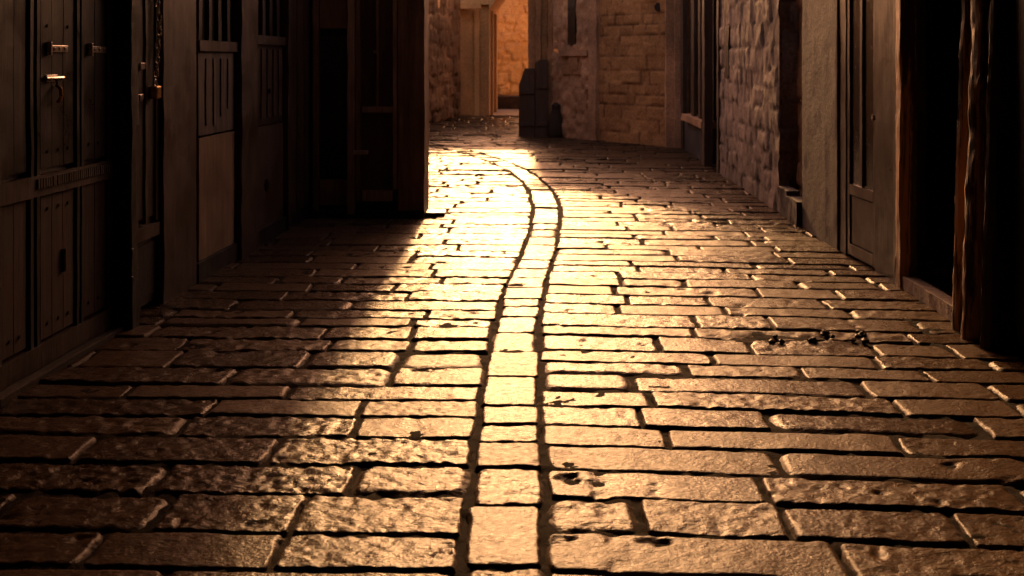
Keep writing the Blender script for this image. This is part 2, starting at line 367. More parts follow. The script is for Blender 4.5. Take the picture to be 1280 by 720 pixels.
TR = [2.60, 2.847, 3.104, 3.343, 3.573, 3.80, 3.996, 4.23, 4.44, 4.67, 4.85]
JR = {1: [.806], 2: [.28, .698], 3: [.684, 1.465], 4: [.775, 1.62], 5: [.431, 1.24], 6: [.357, .829, 1.6], 7: [.42, 1.37], 8: [.36, 1.31], 9: [.62, 1.1]}
TL = [2.60, 2.84, 3.06, 3.33, 3.58, 3.85, 4.07, 4.27, 4.45, 4.72]
JL = {1: [-1.25, -.738], 2: [-1.144, -.737], 3: [-1.248, -.62], 4: [-.943, -1.6], 5: [-1.344, -.7], 6: [-.72, -1.3], 7: [-1.05, -1.7], 8: [-.66, -1.35]}
def rows(first, rs):
    back = [first[0]]
    while back[-1] > 0.2: back.append(back[-1] - 0.25)
    r = back[::-1][:-1] + first; k0 = len(back) - 1
    while r[-1] < 26: r.append(r[-1] + (0.17 + 0.11 * rs.rand()) * (1 if r[-1] < 12 else 1.15))
    return r, k0
def side(first, joints, sgn, slope, rs):
    r, k0 = rows(first, rs)
    for i in range(len(r) - 1):
        y0, y1 = r[i], r[i + 1]; ym = (y0 + y1) / 2; g2 = 0.004 + 0.006 * rs.rand() if ym < 9 else 0.006
        sl0 = slope + 0.004 * math.sin(i * 1.7); sl1 = slope + 0.004 * math.sin((i + 1) * 1.7)
        yb = lambda x, y0=y0, sl=sl0, g2=g2: y0 + sl * x + g2 + 0.012 * vn(np.asarray(x) * 1.7, y0 * 3, 5)
        yt = lambda x, y1=y1, sl=sl1: y1 + sl * x - 0.001 + 0.012 * vn(np.asarray(x) * 1.7, y1 * 3, 5)
        ij = (rs.rand() - 0.4) * 0.016 + (0.014 if ym > 9 else 0); inner = lambda y, s=sgn, ij=ij: strip(y) + s * (HALF + GAP + ij)
        lim = 2.25 if ym < 15 else (5.5 if sgn < 0 else 5.0)
        start = float(inner(np.array(ym)))
        js = sorted([abs(a) for a in joints.get(i - k0, [])])
        if sgn > 0: js = [j for j in js]
        cur = js[-1] if js else abs(start) * (1 if start * sgn > 0 else -1)
        if not js: cur = start * sgn
        out = list(js)
        if ym > 12 and start * sgn > lim: continue
        while cur < lim:
            cur += (0.36 + 0.5 * rs.rand()) if ym < 12 else (0.4 + 0.5 * rs.rand())
            out.append(cur)
        edges = [None] + out
        for a, b in zip(edges[:-1], edges[1:]):
            g = (0.001 + 0.004 * rs.rand()) if ym < 9 else 0.005; kx = (rs.rand() - 0.5) * 0.12
            fa = inner if a is None else (lambda y, a=a, g=g, kx=kx: sgn * (a + g) + kx * 0 * y + 0 * np.asarray(y))
            fb = (lambda y, b=b, g=g: sgn * (b - g) + 0 * np.asarray(y))
            if sgn > 0: stone(fa, fb, yb, yt, rs.rand() * 50)
            else: stone(fb, fa, yb, yt, rs.rand() * 50)
side(TR, JR, 1, -0.085, np.random.RandomState(5))
side(TL, JL, -1, -0.025, np.random.RandomState(6))
rc = np.random.RandomState(8); cyl = [0.1]
while cyl[-1] < 2.3: cyl.append(cyl[-1] + 0.3)
cyl += [2.55, 2.88, 3.27, 3.57, 3.82, 4.0, 4.22]
while cyl[-1] < 18.3: cyl.append(cyl[-1] + 0.2 + 0.2 * rc.rand())
for a, b in zip(cyl[:-1], cyl[1:]):
    ja, jb = (rc.rand(2) - 0.35) * 0.016
    stone(lambda y, ja=ja: strip(y) - HALF + ja, lambda y, jb=jb: strip(y) + HALF - jb, lambda x, a=a: a + 0.005 + 0 * np.asarray(x), lambda x, b=b: b - 0.001 + 0 * np.asarray(x), rc.rand() * 50)
V = np.concatenate(P_v); F = np.concatenate(P_f)
me = bpy.data.meshes.new('street_paving'); me.vertices.add(len(V)); me.vertices.foreach_set('co', V.astype(np.float32).ravel())
me.loops.add(len(F) * 4); me.loops.foreach_set('vertex_index', F.astype(np.int32).ravel())
me.polygons.add(len(F)); me.polygons.foreach_set('loop_start', np.arange(0, len(F) * 4, 4, dtype=np.int32)); me.polygons.foreach_set('use_smooth', np.ones(len(F), bool))
a = me.attributes.new('tone', 'FLOAT', 'POINT'); a.data.foreach_set('value', np.concatenate(P_t))
a = me.attributes.new('joint', 'FLOAT', 'POINT'); a.data.foreach_set('value', np.concatenate(P_j))
me.update(); me.validate(); me.materials.append(M['paving'])
pv = bpy.data.objects.new('street_paving', me); COL.objects.link(pv); pv['kind'] = 'structure'
print('paving verts', len(V))

# ------------------------------------------------------------------ frames along the two sides of the street
XL = lambda s: -2.17 + (s - 4.0) * 0.027
XR = lambda s: 2.12 - 0.06 * min(1.0, max(0.0, (s - 6.6) / 0.75))
L = lambda n, s, z: (XL(s) + (n * 0.5 if -0.25 < n < 0 else n), s, z)          # n = out into the street
R = lambda n, s, z: (XR(s) - (n * 0.5 if -0.25 < n < 0 else n), s, z)
def face(mb, F, s0, s1, z1, n0=0.0, thick=0.5, zb=-0.05, **k):
    if F is L: p0, p1 = (XL(s1) + n0, s1), (XL(s0) + n0, s0); p0, p1 = (XL(s0) + n0, s0), (XL(s1) + n0, s1)
    if F is R: p0, p1 = (XR(s1) - n0, s1), (XR(s0) - n0, s0)
    wall_block(mb, p0, p1, z1, thick=thick, zb=zb, **k)
def bx(mb, F, s0, s1, n0, n1, z0, z1): mb.box(n0, n1, s0, s1, z0, z1, fr=F)

# ------------------------------------------------------------------ LEFT, near building with the plank shop doors
A = thing('shop_building', 'dark shop front with tall plank doors and iron latches, nearest on the left', 'building', (-2.4, 4.6, 0))
b = MB(); face(b, L, -7.0, 4.22, 4.5, seed=1, step=0.06)
face(b, L, 4.22, 5.62, 4.5, zb=2.35, seed=2, step=0.06, thick=0.5)
bx(b, L, -7.0, 5.62, -3.2, -0.52, -0.05, 4.45)
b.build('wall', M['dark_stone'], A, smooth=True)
d = MB(); bx(d, L, 4.24, 5.38, -0.16, -0.11, 0.0, 2.34)
door = d.build('door', M['wood_black'], A)
def plank_leaf(s0, s1, z0, z1, n=3):
    p = MB(); wd = (s1 - s0) / n
    for i in range(n): p.rough(-0.10, -0.065 + 0.004 * random.random(), s0 + i * wd + 0.003, s0 + (i + 1) * wd - 0.003, z0, z1, 0.045, 0.003, fr=L)
    return p
for (s0, s1) in ((4.34, 4.54), (4.66, 4.97), (5.07, 5.30)):
    plank_leaf(s0, s1, 0.14, 0.76, 2 if s1 - s0 < .25 else 3).build('panel', M['wood_board'], door)  # lower planks browner: the light on them is put into the colour
    plank_leaf(s0, s1, 0.88, 2.3, 2 if s1 - s0 < .25 else 3).build('panel', M['wood_black'], door)  # upper planks near black: their shade is put into the colour
for (s0, s1) in ((4.24, 4.33), (4.56, 4.585), (4.615, 4.64), (4.985, 5.01), (5.03, 5.055), (5.31, 5.37)):
    p = MB(); p.rough(-0.11, -0.045, s0, s1, 0.0, 2.32, 0.04, 0.003, fr=L); p.build('stile', M['wood_black' if s1 - s0 < .05 else 'wood'], door)
for (z0, z1, n) in ((0.765, 0.855, -0.035), (0.03, 0.125, -0.035)):
    p = MB(); p.rough(-0.11, n, 4.26, 5.36, z0, z1, 0.03, 0.006, fr=L); p.build('rail', M['wood_mid'], door)
# worn carved moulding on the rail
p = MB()
for i in range(34):
    s = 4.60 + i * 0.0215; p.rough(-0.035, -0.018 + 0.006 * random.random(), s, s + 0.014, 0.80, 0.842, 0.012, 0.004, fr=L)
p.build('moulding', M['wood_mid'], door)
for s in (4.74, 5.14):      # strap hinges
    p = MB(); bx(p, L, s - 0.02, s + 0.16, -0.062, -0.047, 1.385, 1.415); p.tube([L(-0.045, s - 0.02, 1.37), L(-0.045, s - 0.02, 1.43)], 0.014, 10)
    for q in (0.03, 0.08, 0.13): p.tube([L(-0.05, s + q, 1.40), L(-0.038, s + q, 1.40)], 0.008, 8)
    p.build('hinge', M['steel'], door, 0.002)
p = MB(); bx(p, L, 4.70, 4.80, -0.062, -0.045, 1.255, 1.285); p.tube([L(-0.035, 4.68, 1.27), L(-0.035, 4.84, 1.27)], 0.009, 10); p.tube([L(-0.035, 4.75, 1.27), L(-0.005, 4.75, 1.26), L(-0.0, 4.75, 1.235)], 0.006, 8)
p.build('latch', M['steel'], door, 0.002)
p = MB(); p.tube([L(-0.045, 4.79, 1.24), L(-0.01, 4.79, 1.22), L(-0.005, 4.79, 1.19), L(-0.02, 4.79, 1.17), L(-0.04, 4.79, 1.165)], 0.009, 10)
p.build('handle', M['brass'], door)
p = MB(); p.tube([L(-0.055, 4.86, 0.50), L(-0.055, 4.86, 0.40)], 0.012, 8); p.build('keyhole_plate', M['iron'], door)
p = MB(); bx(p, L, 4.22, 5.38, -0.18, 0.03, -0.04, 0.025); p.build('sill', M['dark_stone'], A, 0.006)
for (s, z) in ((4.40, 0.2), (4.48, 0.2), (4.72, 0.2), (4.82, 0.2), (4.91, 0.2), (5.12, 0.2), (5.22, 0.2), (4.72, 0.7), (4.82, 0.7), (4.91, 0.7), (4.72, 0.95), (4.82, 0.95), (4.91, 0.95), (5.12, 0.95), (5.22, 0.95), (4.72, 1.5), (4.91, 1.5)):
    p = MB(); p.tube([L(-0.066, s, z), L(-0.052, s, z)], 0.008, 8); p.build('nail', M['iron'], door)
# post between the two shop fronts
p = MB(); p.rough(-0.1, 0.065, 5.39, 5.48, -0.02, 2.34, 0.04, 0.006, fr=L); post = p.build('post', M['wood_black'], A)
for z in (0.36, 0.22): p = MB(); bx(p, L, 5.375, 5.396, 0.02, 0.072, z, z + 0.05); p.build('bracket', M['iron'], post, 0.003)

# ------------------------------------------------------------------ LEFT, middle shop front
B = thing('shop_building', 'wooden shop front with a tan lower panel, between the plank doors and the cupboard', 'building', (-2.35, 7.7, 0))
b = MB(); face(b, L, 5.62, 9.95, 4.0, zb=2.35, seed=3, step=0.06)
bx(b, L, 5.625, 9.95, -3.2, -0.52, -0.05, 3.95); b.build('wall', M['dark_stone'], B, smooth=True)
# narrow panelled door with chain
d = MB(); bx(d, L, 5.63, 5.96, -0.14, -0.09, 0.03, 2.34); nd = d.build('door', M['wood'], B)
for (s0, s1, z0, z1) in ((5.67, 5.77, 0.50, 2.2), (5.82, 5.92, 0.50, 2.2), (5.67, 5.92, 0.08, 0.36)):
    p = MB(); p.rough(-0.10, -0.066, s0, s1, z0, z1, 0.04, 0.003, fr=L); p.build('panel', M['wood' if z0 > .2 else 'wood_black'], nd)
p = MB(); p.rough(-0.10, -0.03, 5.64, 5.96, 0.39, 0.46, 0.03, 0.005, fr=L); p.build('rail', M['wood_mid'], nd)
for (s0, s1) in ((5.63, 5.665), (5.78, 5.81), (5.925, 5.965)):
    p = MB(); p.rough(-0.10, -0.045, s0, s1, 0.47, 2.32, 0.03, 0.003, fr=L); p.build('stile', M['wood_mid'], nd)
p = MB(); bx(p, L, 5.66, 5.74, -0.05, -0.035, 1.14, 1.17); p.tube([L(-0.035, 5.67, 1.15), L(0.0, 5.67, 1.15)], 0.018, 12); p.build('door_knob', M['steel'], nd, 0.002)
p = MB(); bx(p, L, 5.70, 5.76, -0.05, -0.032, 1.30, 1.335); p.build('hasp', M['steel'], nd, 0.002)
# wide jamb, posts, panels
def part_rough(name, m, par, F, s0, s1, n0, n1, z0, z1, st=0.045, amp=0.004):
    p = MB(); p.rough(n0, n1, s0, s1, z0, z1, st, amp, fr=F); return p.build(name, m, par)
for i in range(3): part_rough('jamb_board', M['wood_mid'], B, L, 5.975 + i * .178, 6.148 + i * .178, -0.12, 0.0 - .006 * i, -0.02, 2.34)
part_rough('backing', M['wood_black'], B, L, 5.62, 9.95, -0.30, -0.20, -0.02, 2.34, 0.3, 0.0)
pn = part_rough('shutter', M['tan_panel'], B, L, 6.60, 7.28, -0.12, -0.045, 0.12, 0.87)
pn['label'] = 'tan painted lower board, scuffed and scratched'
pn = part_rough('shutter', M['wood_grey'], B, L, 6.60, 7.28, -0.12, -0.052, 0.885, 1.40); pn['label'] = 'grey weathered upper board with peeling paint'
for s in (6.72, 6.86, 7.0, 7.14):
    part_rough('slat', M['wood_grey'], B, L, s, s + 0.05, -0.06, -0.035, 0.98 + .05 * math.sin(s * 9), 1.36, 0.03, 0.004)
part_rough('lintel', M['wood_mid'], B, L, 6.57, 7.30, -0.12, -0.01, 1.405, 1.47)
for s in (6.62, 6.80, 6.98, 7.16): part_rough('bar', M['wood'], B, L, s, s + 0.06, -0.12, -0.06, 1.475, 2.34)
part_rough('post', M['wood_mid'], B, L, 7.31, 7.68, -0.12, 0.02, -0.02, 2.34)
part_rough('shutter', M['wood_mid'], B, L, 7.74, 8.50, -0.12, -0.05, 0.04, 0.86)
part_rough('shutter', M['wood'], B, L, 7.74, 8.50, -0.12, -0.06, 0.87, 1.46)
for i in range(5): part_rough('slat', M['wood_mid'], B, L, 7.77 + i * .15, 7.86 + i * .15, -0.06, -0.042, 0.92, 1.43)
part_rough('lintel', M['wood_mid'], B, L, 7.70, 8.54, -0.12, -0.02, 1.465, 1.53)
for i in range(4): part_rough('bar', M['wood'], B, L, 7.77 + i * .19, 7.84 + i * .19, -0.12, -0.06, 1.535, 2.34)
p = MB(); p.tube([L(-0.055, 8.1, 1.12), L(-0.02, 8.1, 1.12)], 0.02, 12); p.build('knob', M['iron'], B)
p = MB(); p.tube([L(-0.06, 8.05, 0.42), L(-0.035, 8.05, 0.42)], 0.05, 14); p.build('knob', M['iron'], B)
part_rough('post', M['wood_mid'], B, L, 8.53, 8.60, -0.12, 0.01, -0.02, 2.34)
for i in range(3): part_rough('board', M['wood_mid'], B, L, 8.66 + i * .22, 8.87 + i * .22, -0.12, -0.03 + .008 * i, -0.02, 2.34)
part_rough('post', M['wood_mid'], B, L, 9.46, 9.90, -0.12, 0.05, -0.02, 2.34)
part_rough('kick_board', M['wood_black'], B, L, 6.55, 9.4, -0.12, -0.012, -0.02, 0.115)

# padlock and chain on the narrow door
pl = thing('padlock', 'worn brass padlock hanging from a chain on the narrow door', 'padlock', (XL(5.86) - 0.01, 5.86, 1.17))
p = MB(); p.box(-0.045, 0.0, -0.035, 0.035, 0, 0.07, fr=lambda a, c, e: (XL(5.86) + a + 0.02, 5.86 + c, 1.14 + e)); p.build('lock_body', M['brass'], pl, 0.008)
p = MB(); p.tube([(XL(5.86) - 0.003, 5.86 + 0.022 * math.cos(t), 1.21 + 0.035 * math.sin(t)) for t in np.linspace(0, math.pi, 12)], 0.006, 8); p.build('shackle', M['steel'], pl, smooth=True)
ch = MB()
for i in range(13):
    t = i / 12; s = 5.86 + 0.06 * math.sin(t * 2.4); z = 1.235 + t * 0.46; n = -0.012 + 0.008 * math.sin(i); c = Vector(L(n, s, z))
    ax = Vector((1, 0.2, 0)) if i % 2 else Vector((0.1, 1, 0)); ax.normalize()
    ch.tube([tuple(c + ax * 0.011 * math.cos(q) + Vector((0, 0, 0.024 * math.sin(q)))) for q in np.linspace(0, 2 * math.pi, 13)[:-1]], 0.0045, 6, True)
cho = ch.build('chain', M['steel'], smooth=True); cho['label'] = 'rusty iron chain hanging down the narrow door above the padlock'; cho['category'] = 'chain'

# ------------------------------------------------------------------ LEFT, wall hidden behind the cupboard
C = thing('stone_building', 'stone house side beyond the jutting wooden cupboard on the left', 'building', (-2.6, 15, 0))
b = MB(); wall_block(b, (XL(9.96), 9.96), (-2.9, 20.6), 2.95, seed=4, step=0.06, thick=0.5, warp=0.05)
b.box(-5.2, -2.62, 9.96, 14, -0.05, 2.9); b.build('wall', M['rubble'], C, smooth=True)

# ------------------------------------------------------------------ cupboard jutting into the street
K = thing('wooden_cupboard', 'tall dark panelled wooden cupboard jutting out from the left wall into the lit street', 'cupboard', (-1.5, 9.45, 0))
y0 = 9.25
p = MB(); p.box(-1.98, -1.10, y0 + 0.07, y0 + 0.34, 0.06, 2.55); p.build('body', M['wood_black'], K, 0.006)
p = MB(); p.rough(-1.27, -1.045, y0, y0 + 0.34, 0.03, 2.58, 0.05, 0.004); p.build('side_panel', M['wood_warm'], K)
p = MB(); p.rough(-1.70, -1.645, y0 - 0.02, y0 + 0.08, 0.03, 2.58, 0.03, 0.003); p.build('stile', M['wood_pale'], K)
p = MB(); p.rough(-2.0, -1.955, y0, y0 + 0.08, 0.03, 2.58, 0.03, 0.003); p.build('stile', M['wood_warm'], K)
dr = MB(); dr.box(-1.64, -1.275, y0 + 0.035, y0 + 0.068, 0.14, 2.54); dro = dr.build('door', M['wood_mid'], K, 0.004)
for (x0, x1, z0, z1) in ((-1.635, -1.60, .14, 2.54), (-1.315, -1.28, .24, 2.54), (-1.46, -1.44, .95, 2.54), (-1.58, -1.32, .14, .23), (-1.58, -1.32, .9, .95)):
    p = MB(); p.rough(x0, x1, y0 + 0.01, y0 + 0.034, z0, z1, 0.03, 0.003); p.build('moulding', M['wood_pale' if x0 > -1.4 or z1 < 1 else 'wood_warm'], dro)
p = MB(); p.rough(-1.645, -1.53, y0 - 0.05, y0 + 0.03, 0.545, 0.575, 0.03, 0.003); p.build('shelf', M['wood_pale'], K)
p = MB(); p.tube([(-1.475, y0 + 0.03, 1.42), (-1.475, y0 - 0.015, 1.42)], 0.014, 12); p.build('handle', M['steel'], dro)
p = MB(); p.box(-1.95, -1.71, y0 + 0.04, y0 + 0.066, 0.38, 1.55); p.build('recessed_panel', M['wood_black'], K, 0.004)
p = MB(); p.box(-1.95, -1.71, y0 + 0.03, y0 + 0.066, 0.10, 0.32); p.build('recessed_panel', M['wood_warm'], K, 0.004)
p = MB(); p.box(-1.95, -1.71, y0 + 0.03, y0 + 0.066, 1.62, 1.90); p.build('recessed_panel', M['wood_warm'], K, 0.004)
p = MB(); p.rough(-2.0, -1.05, y0 - 0.01, y0 + 0.34, -0.03, 0.062, 0.05, 0.004); p.build('plinth', M['wood_black'], K)
p = MB(); p.rough(-1.04, -0.88, y0 + 0.06, y0 + 0.24, -0.03, 0.035, 0.04, 0.008); p.build('foot', M['wood_black'], K)  # low dark slab on the ground beside the cupboard

# ------------------------------------------------------------------ far left: rubble wall, gateway, passage
D = thing('rubble_wall', 'brown rubble stone wall left of the golden gateway jamb', 'wall', (-2.4, 22.6, 0))
b = MB(); wall_block(b, (-2.9, 20.65), (-2.03, 25.4), 2.95, seed=6, step=0.045, course=0.30, block=0.38, warp=0.10, depth=0.05, rough=0.03, thick=0.5, blockoff=0.03)
b.build('masonry', M['rubble'], D, smooth=True)
E = thing('stone_gateway', 'golden stone archway with smooth jamb at the end of the street', 'gateway', (-1.9, 27.2, 0))
def arch_gate():
    b = MB()
    wall_block(b, (-2.25, 26.3), (-1.66, 26.85), 2.62, thick=0.5, seed=7, step=0.05, course=0.45, block=0.6, depth=0.012, rough=0.006, warp=0.005)
    return b
b = arch_gate(); b.build('jamb', M['gold_stone'], E, smooth=True)
b = MB(); b.box(-1.72, -1.425, 26.95, 29.8, -0.05, 2.715); b.box(-2.6, -1.5, 26.9, 30.3, -0.05, 2.6); b.box(-1.60, -1.36, 27.6, 27.95, -0.05, 2.6); b.box(-1.58, -1.34, 29.2, 29.6, -0.05, 2.6)
b.build('reveal', M['gold_stone'], E, 0.02)
for (x0, x1, ya) in ((-1.78, -1.66, 26.66),): b = MB(); b.rough(x0, x1, ya, ya + .3, -0.05, 2.59, 0.06, 0.006); b.build('shaft', M['gold_stone'], E)
b = MB(); b.rough(-2.28, -1.60, 26.2, 26.5, 2.60, 2.72, 0.06, 0.008); b.build('impost', M['gold_stone'], E)
# arch ring with spandrel: profile extruded in Y
b = MB(); cx, r, zc = -0.5, 1.12, 2.64; n = 24; Ya, Yb = 26.75, 29.9; pts = []
arc = [(-1.42, 2.62), (-1.3, 2.78), (-1.13, 2.99), (-.9, 3.25), (-.65, 3.45), (-.4, 3.52), (-.1, 3.4), (.15, 3.2), (.4, 2.95), (.62, 2.64)]; n = len(arc) - 1
for (x, z) in arc: pts += [(x, Ya, z), (x, Yb, z), (x, Ya, 3.95 if False else 4.0), (x, Yb, 4.0)]
fs = []
for i in range(n):
    a, c = 4 * i, 4 * (i + 1); fs += [(a, c, c + 2, a + 2), (a + 1, a + 3, c + 3, c + 1), (a, a + 1, c + 1, c), (a + 2, c + 2, c + 3, a + 3)]
fs += [(0, 2, 3, 1), (4 * n, 4 * n + 1, 4 * n + 3, 4 * n + 2)]
b.add(pts, fs); b.box(-2.6, -1.423, Ya, Yb, 2.725, 4.0); b.box(0.623, 0.9, Ya, Yb, -0.05, 4.0)
b.build('arch', M['gold_stone'], E)
Fw = thing('passage_wall', 'sunlit golden stone wall seen through the archway', 'wall', (-0.5, 33.6, 0))
b = MB(); wall_block(b, (-2.9, 32.0), (-0.15, 32.9), 5.2, seed=9, step=0.045, course=0.30, block=0.42, warp=0.12, depth=0.07, rough=0.05, blockoff=0.04, edge=0.04, jointw=0.03, thick=0.5)
b.build('masonry', M['gold_stone'], Fw, smooth=True)
p = MB(); p.rough(-1.9, 0.4, 31.0, 32.2, -0.05, 0.30, 0.15, 0.02); o = p.build('shade_step', M['dark_stone']); o['label'] = 'low dark step standing for the shade at the base of the passage wall'; o['category'] = 'step'  # dark block drawn for the shade at the wall base

# ------------------------------------------------------------------ middle house facing down the street
G = thing('stone_house', 'low brown ashlar house with pale plastered corner facing down the street', 'house', (0.9, 18, 0))
HM = 3.05
b = MB(); wall_block(b, (0.10, 19.25), (0.86, 18.05), HM, seed=12, step=0.04, course=0.4, block=0.5, warp=0.08, depth=0.016, rough=0.045, thick=0.45, ends=False)
o = b.build('plastered_wall', M['pale_plaster'], G, smooth=True)
b = MB(); wall_block(b, (0.862, 18.08), (1.86, 16.85), HM, seed=13, step=0.028, course=0.19, block=0.34, warp=0.012, depth=0.022, rough=0.014, thick=0.45, ends=False, edge=0.012)
b.build('ashlar_wall', M['brown_stone'], G, smooth=True)
b = MB()
for (x0, x1, ya) in ((-0.33, -0.20, 19.42), (-0.195, -0.10, 19.33), (-0.095, 0.02, 19.40), (0.025, 0.11, 19.27)): b.rough(x0, x1, ya, 19.9, -0.05, HM, 0.06, 0.008)
b.build('pilaster', M['rubble'], G)
b = MB(); b.rough(1.85, 1.97, 16.72, 17.2, -0.05, HM, 0.05, 0.008); b.rough(1.972, 2.20, 16.60, 17.2, -0.05, HM, 0.05, 0.010); b.build('pilaster', M['pale_plaster'], G)
b = MB(); b.hexa([(-0.33, 19.9, -0.05), (0.5, 19.2, -0.05), (4.5, 17.3, -0.05), (-0.1, 26.7, -0.05), (-0.33, 19.9, HM - .03), (0.5, 19.2, HM - .03), (4.5, 17.3, HM - .03), (-0.1, 26.7, HM - .03)])
b.build('rear_wall', M['rubble'], G)
def frw(u, n, z):      # on the plastered wall
    a = Vector((0.10, 19.25, 0)); t = Vector((0.76, -1.2, 0)).normalized(); q = a + t * u + Vector((t.y, -t.x, 0)) * n; return (q.x, q.y, z)
p = MB(); p.rough(0.3, 1.15, -0.02, 0.05, 1.42, 1.52, 0.04, 0.008, fr=frw); sill = p.build('window_sill', M['pale_plaster'], G)
p = MB(); p.rough(0.55, 0.78, -0.02, 0.03, 1.62, 2.6, 0.05, 0.004, fr=frw); p.build('window', M['wood_black'], G)
p = MB(); p.rough(0.35, 0.95, -0.01, 0.022, 1.1, 1.3, 0.05, 0.01, fr=frw); p.rough(0.62, 0.85, -0.01, 0.03, 1.18, 1.38, 0.05, 0.012, fr=frw); p.build('patch', M['rubble'], G)
p = MB(); p.rough(1.20, 1.42, -0.02, 0.045, -0.03, HM, 0.05, 0.012, fr=frw); p.build('pilaster', M['pale_plaster'], G)
p = MB(); p.tube([(1.76, 16.95, 2.18), (1.80, 17.06, 2.18)], 0.07, 16); p.build('vent_hole', M['interior'], G)

Z = thing('bounce_house', 'added pale plastered house, hidden behind the low brown ashlar house, bouncing sun onto the passage wall', 'house', (3.5, 26, 0))  # hidden house added to reflect sunlight into the passage
b = MB(); b.box(0.92, 9.0, 23.5, 28.2, -0.05, 5.4); b.build('wall', M['white_plaster'], Z, 0.03)
p = MB(); p.box(3.6, 4.6, 28.19, 28.26, 0, 2.1); p.build('door', M['wood'], Z, 0.01)

# boards leaning on the corner and the dark bollard
def leaning(name, label, x0, x1, h, shoulder, y, m):
    t = thing(name, label, 'board', ((x0 + x1) / 2, y, 0), 'boards leaning on the house corner')
    prof = [(x0, -0.02), (x1, -0.02), (x1, h), (x0 + (x1 - x0) * 0.35, h), (x0, shoulder)]
    lean = 0.13; vs = []
    for dy in (0, 0.05): vs += [(x, y + dy + lean * z / h, z) for (x, z) in prof]
    nn = len(prof); fs = [tuple(range(nn))[::-1], tuple(range(nn, 2 * nn))] + [(i, (i + 1) % nn, nn + (i + 1) % nn, nn + i) for i in range(nn)]
    q = MB(); q.add(vs, fs); q.build('board', m, t, 0.006)
    for z in (0.18, h * 0.62): q = MB(); q.hexa([(x0 + .01, y - 0.03 + lean * z / h, z), (x1 - .01, y - 0.03 + lean * z / h, z), (x1 - .01, y + lean * z / h + .002, z), (x0 + .01, y + lean * z / h + .002, z),
                                       (x0 + .01, y - 0.03 + lean * (z + .07) / h, z + .07), (x1 - .01, y - 0.03 + lean * (z + .07) / h, z + .07), (x1 - .01, y + lean * (z + .07) / h + .002, z + .07), (x0 + .01, y + lean * (z + .07) / h + .002, z + .07)]); q.build('batten', m, t, 0.004)
    return t
leaning('leaning_board', 'broad brown wooden board with cut corner leaning on the house corner', -0.49, -0.205, 1.20, 0.90, 19.13, M['wood_board'])
leaning('leaning_board', 'narrower dark wooden board leaning beside the bollard', -0.195, 0.03, 1.36, 1.30, 19.08, M['wood_board'])
bo = MB(); bo.lathe([(0.10, -0.02), (0.125, 0.03), (0.135, 0.15), (0.13, 0.26), (0.10, 0.38), (0.075, 0.46), (0.07, 0.52), (0.085, 0.54), (0.08, 0.56), (0.03, 0.60), (0.005, 0.61)], (0.165, 19.0, 0), 28, 0.08)
o = bo.build('bollard', M['dark_stone'], smooth=True); o['label'] = 'small dark bottle-shaped bollard at the plastered house corner'; o['category'] = 'bollard'

# ------------------------------------------------------------------ RIGHT, far shop front with counter ledge
H = thing('shop_building', 'narrow timber shop front with a pale counter ledge, farthest on the right', 'building', (2.3, 14.7, 0))
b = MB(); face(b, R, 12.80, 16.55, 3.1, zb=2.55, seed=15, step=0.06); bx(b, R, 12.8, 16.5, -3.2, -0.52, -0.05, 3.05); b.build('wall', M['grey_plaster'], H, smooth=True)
b = MB(); bx(b, R, 13.95, 16.3, -0.4, -0.05, -0.04, 0.46); b.build('counter', M['grey_plaster'], H, 0.01)
p = MB(); p.rough(-0.4, 0.06, 13.95, 16.0, 0.465, 0.555, 0.06, 0.012, fr=R); p.build('ledge', M['pale_plaster'], H)
for (s0, s1, n1, zz) in ((16.3, 16.55, 0.0, 0), (15.2, 15.5, -0.03, .56), (14.55, 14.75, -0.02, .56), (13.75, 13.95, 0.05, 0), (12.82, 12.95, 0.02, 0)):
    part_rough('post', M['wood_mid'], H, R, s0, s1, -0.12, n1, zz - (0.02 if zz == 0 else 0), 2.55, 0.06)
for (s0, s1) in ((15.52, 16.28), (14.77, 15.18), (13.97, 14.53)): part_rough('shutter', M['wood_black'], H, R, s0, s1, -0.3, -0.2, 0.57, 2.55, 0.2, 0.003)
part_rough('door', M['wood_black'], H, R, 12.97, 13.73, -0.35, -0.28, 0.0, 2.55, 0.1, 0.003)

# ------------------------------------------------------------------ RIGHT, rubble house
I = thing('stone_building', 'grey rubble and plaster house wall on the right with a dark recess', 'building', (2.3, 10.3, 0))
b = MB(); face(b, R, 9.55, 12.79, 3.0, seed=17, step=0.032, course=0.19, block=0.27, warp=0.045, depth=0.022, rough=0.012, blockoff=0.012, edge=0.010, jointw=0.016, thick=0.5)
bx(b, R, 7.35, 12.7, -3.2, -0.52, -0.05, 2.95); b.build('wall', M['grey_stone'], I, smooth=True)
b = MB(); face(b, R, 8.72, 9.54, 3.0, n0=-0.16, seed=18, step=0.04, course=0.26, block=0.36, warp=0.06, depth=0.03, rough=0.02, thick=0.3); b.build('recess', M['rubble'], I, smooth=True)
p = MB(); p.rough(-0.16, 0.03, 8.74, 9.14, -0.05, 0.20, 0.05, 0.014, fr=R); p.rough(-0.16, 0.015, 9.15, 9.52, -0.05, 0.24, 0.05, 0.014, fr=R); p.build('base_stone', M['grey_plaster'], I)
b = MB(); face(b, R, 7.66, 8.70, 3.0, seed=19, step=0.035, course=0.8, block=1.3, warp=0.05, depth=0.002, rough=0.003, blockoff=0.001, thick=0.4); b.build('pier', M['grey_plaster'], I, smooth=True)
p = MB(); p.rough(-0.06, 0.012, 12.15, 12.42, 1.15, 2.7, 0.06, 0.006, fr=R); p.build('window', M['wood_black'], I)

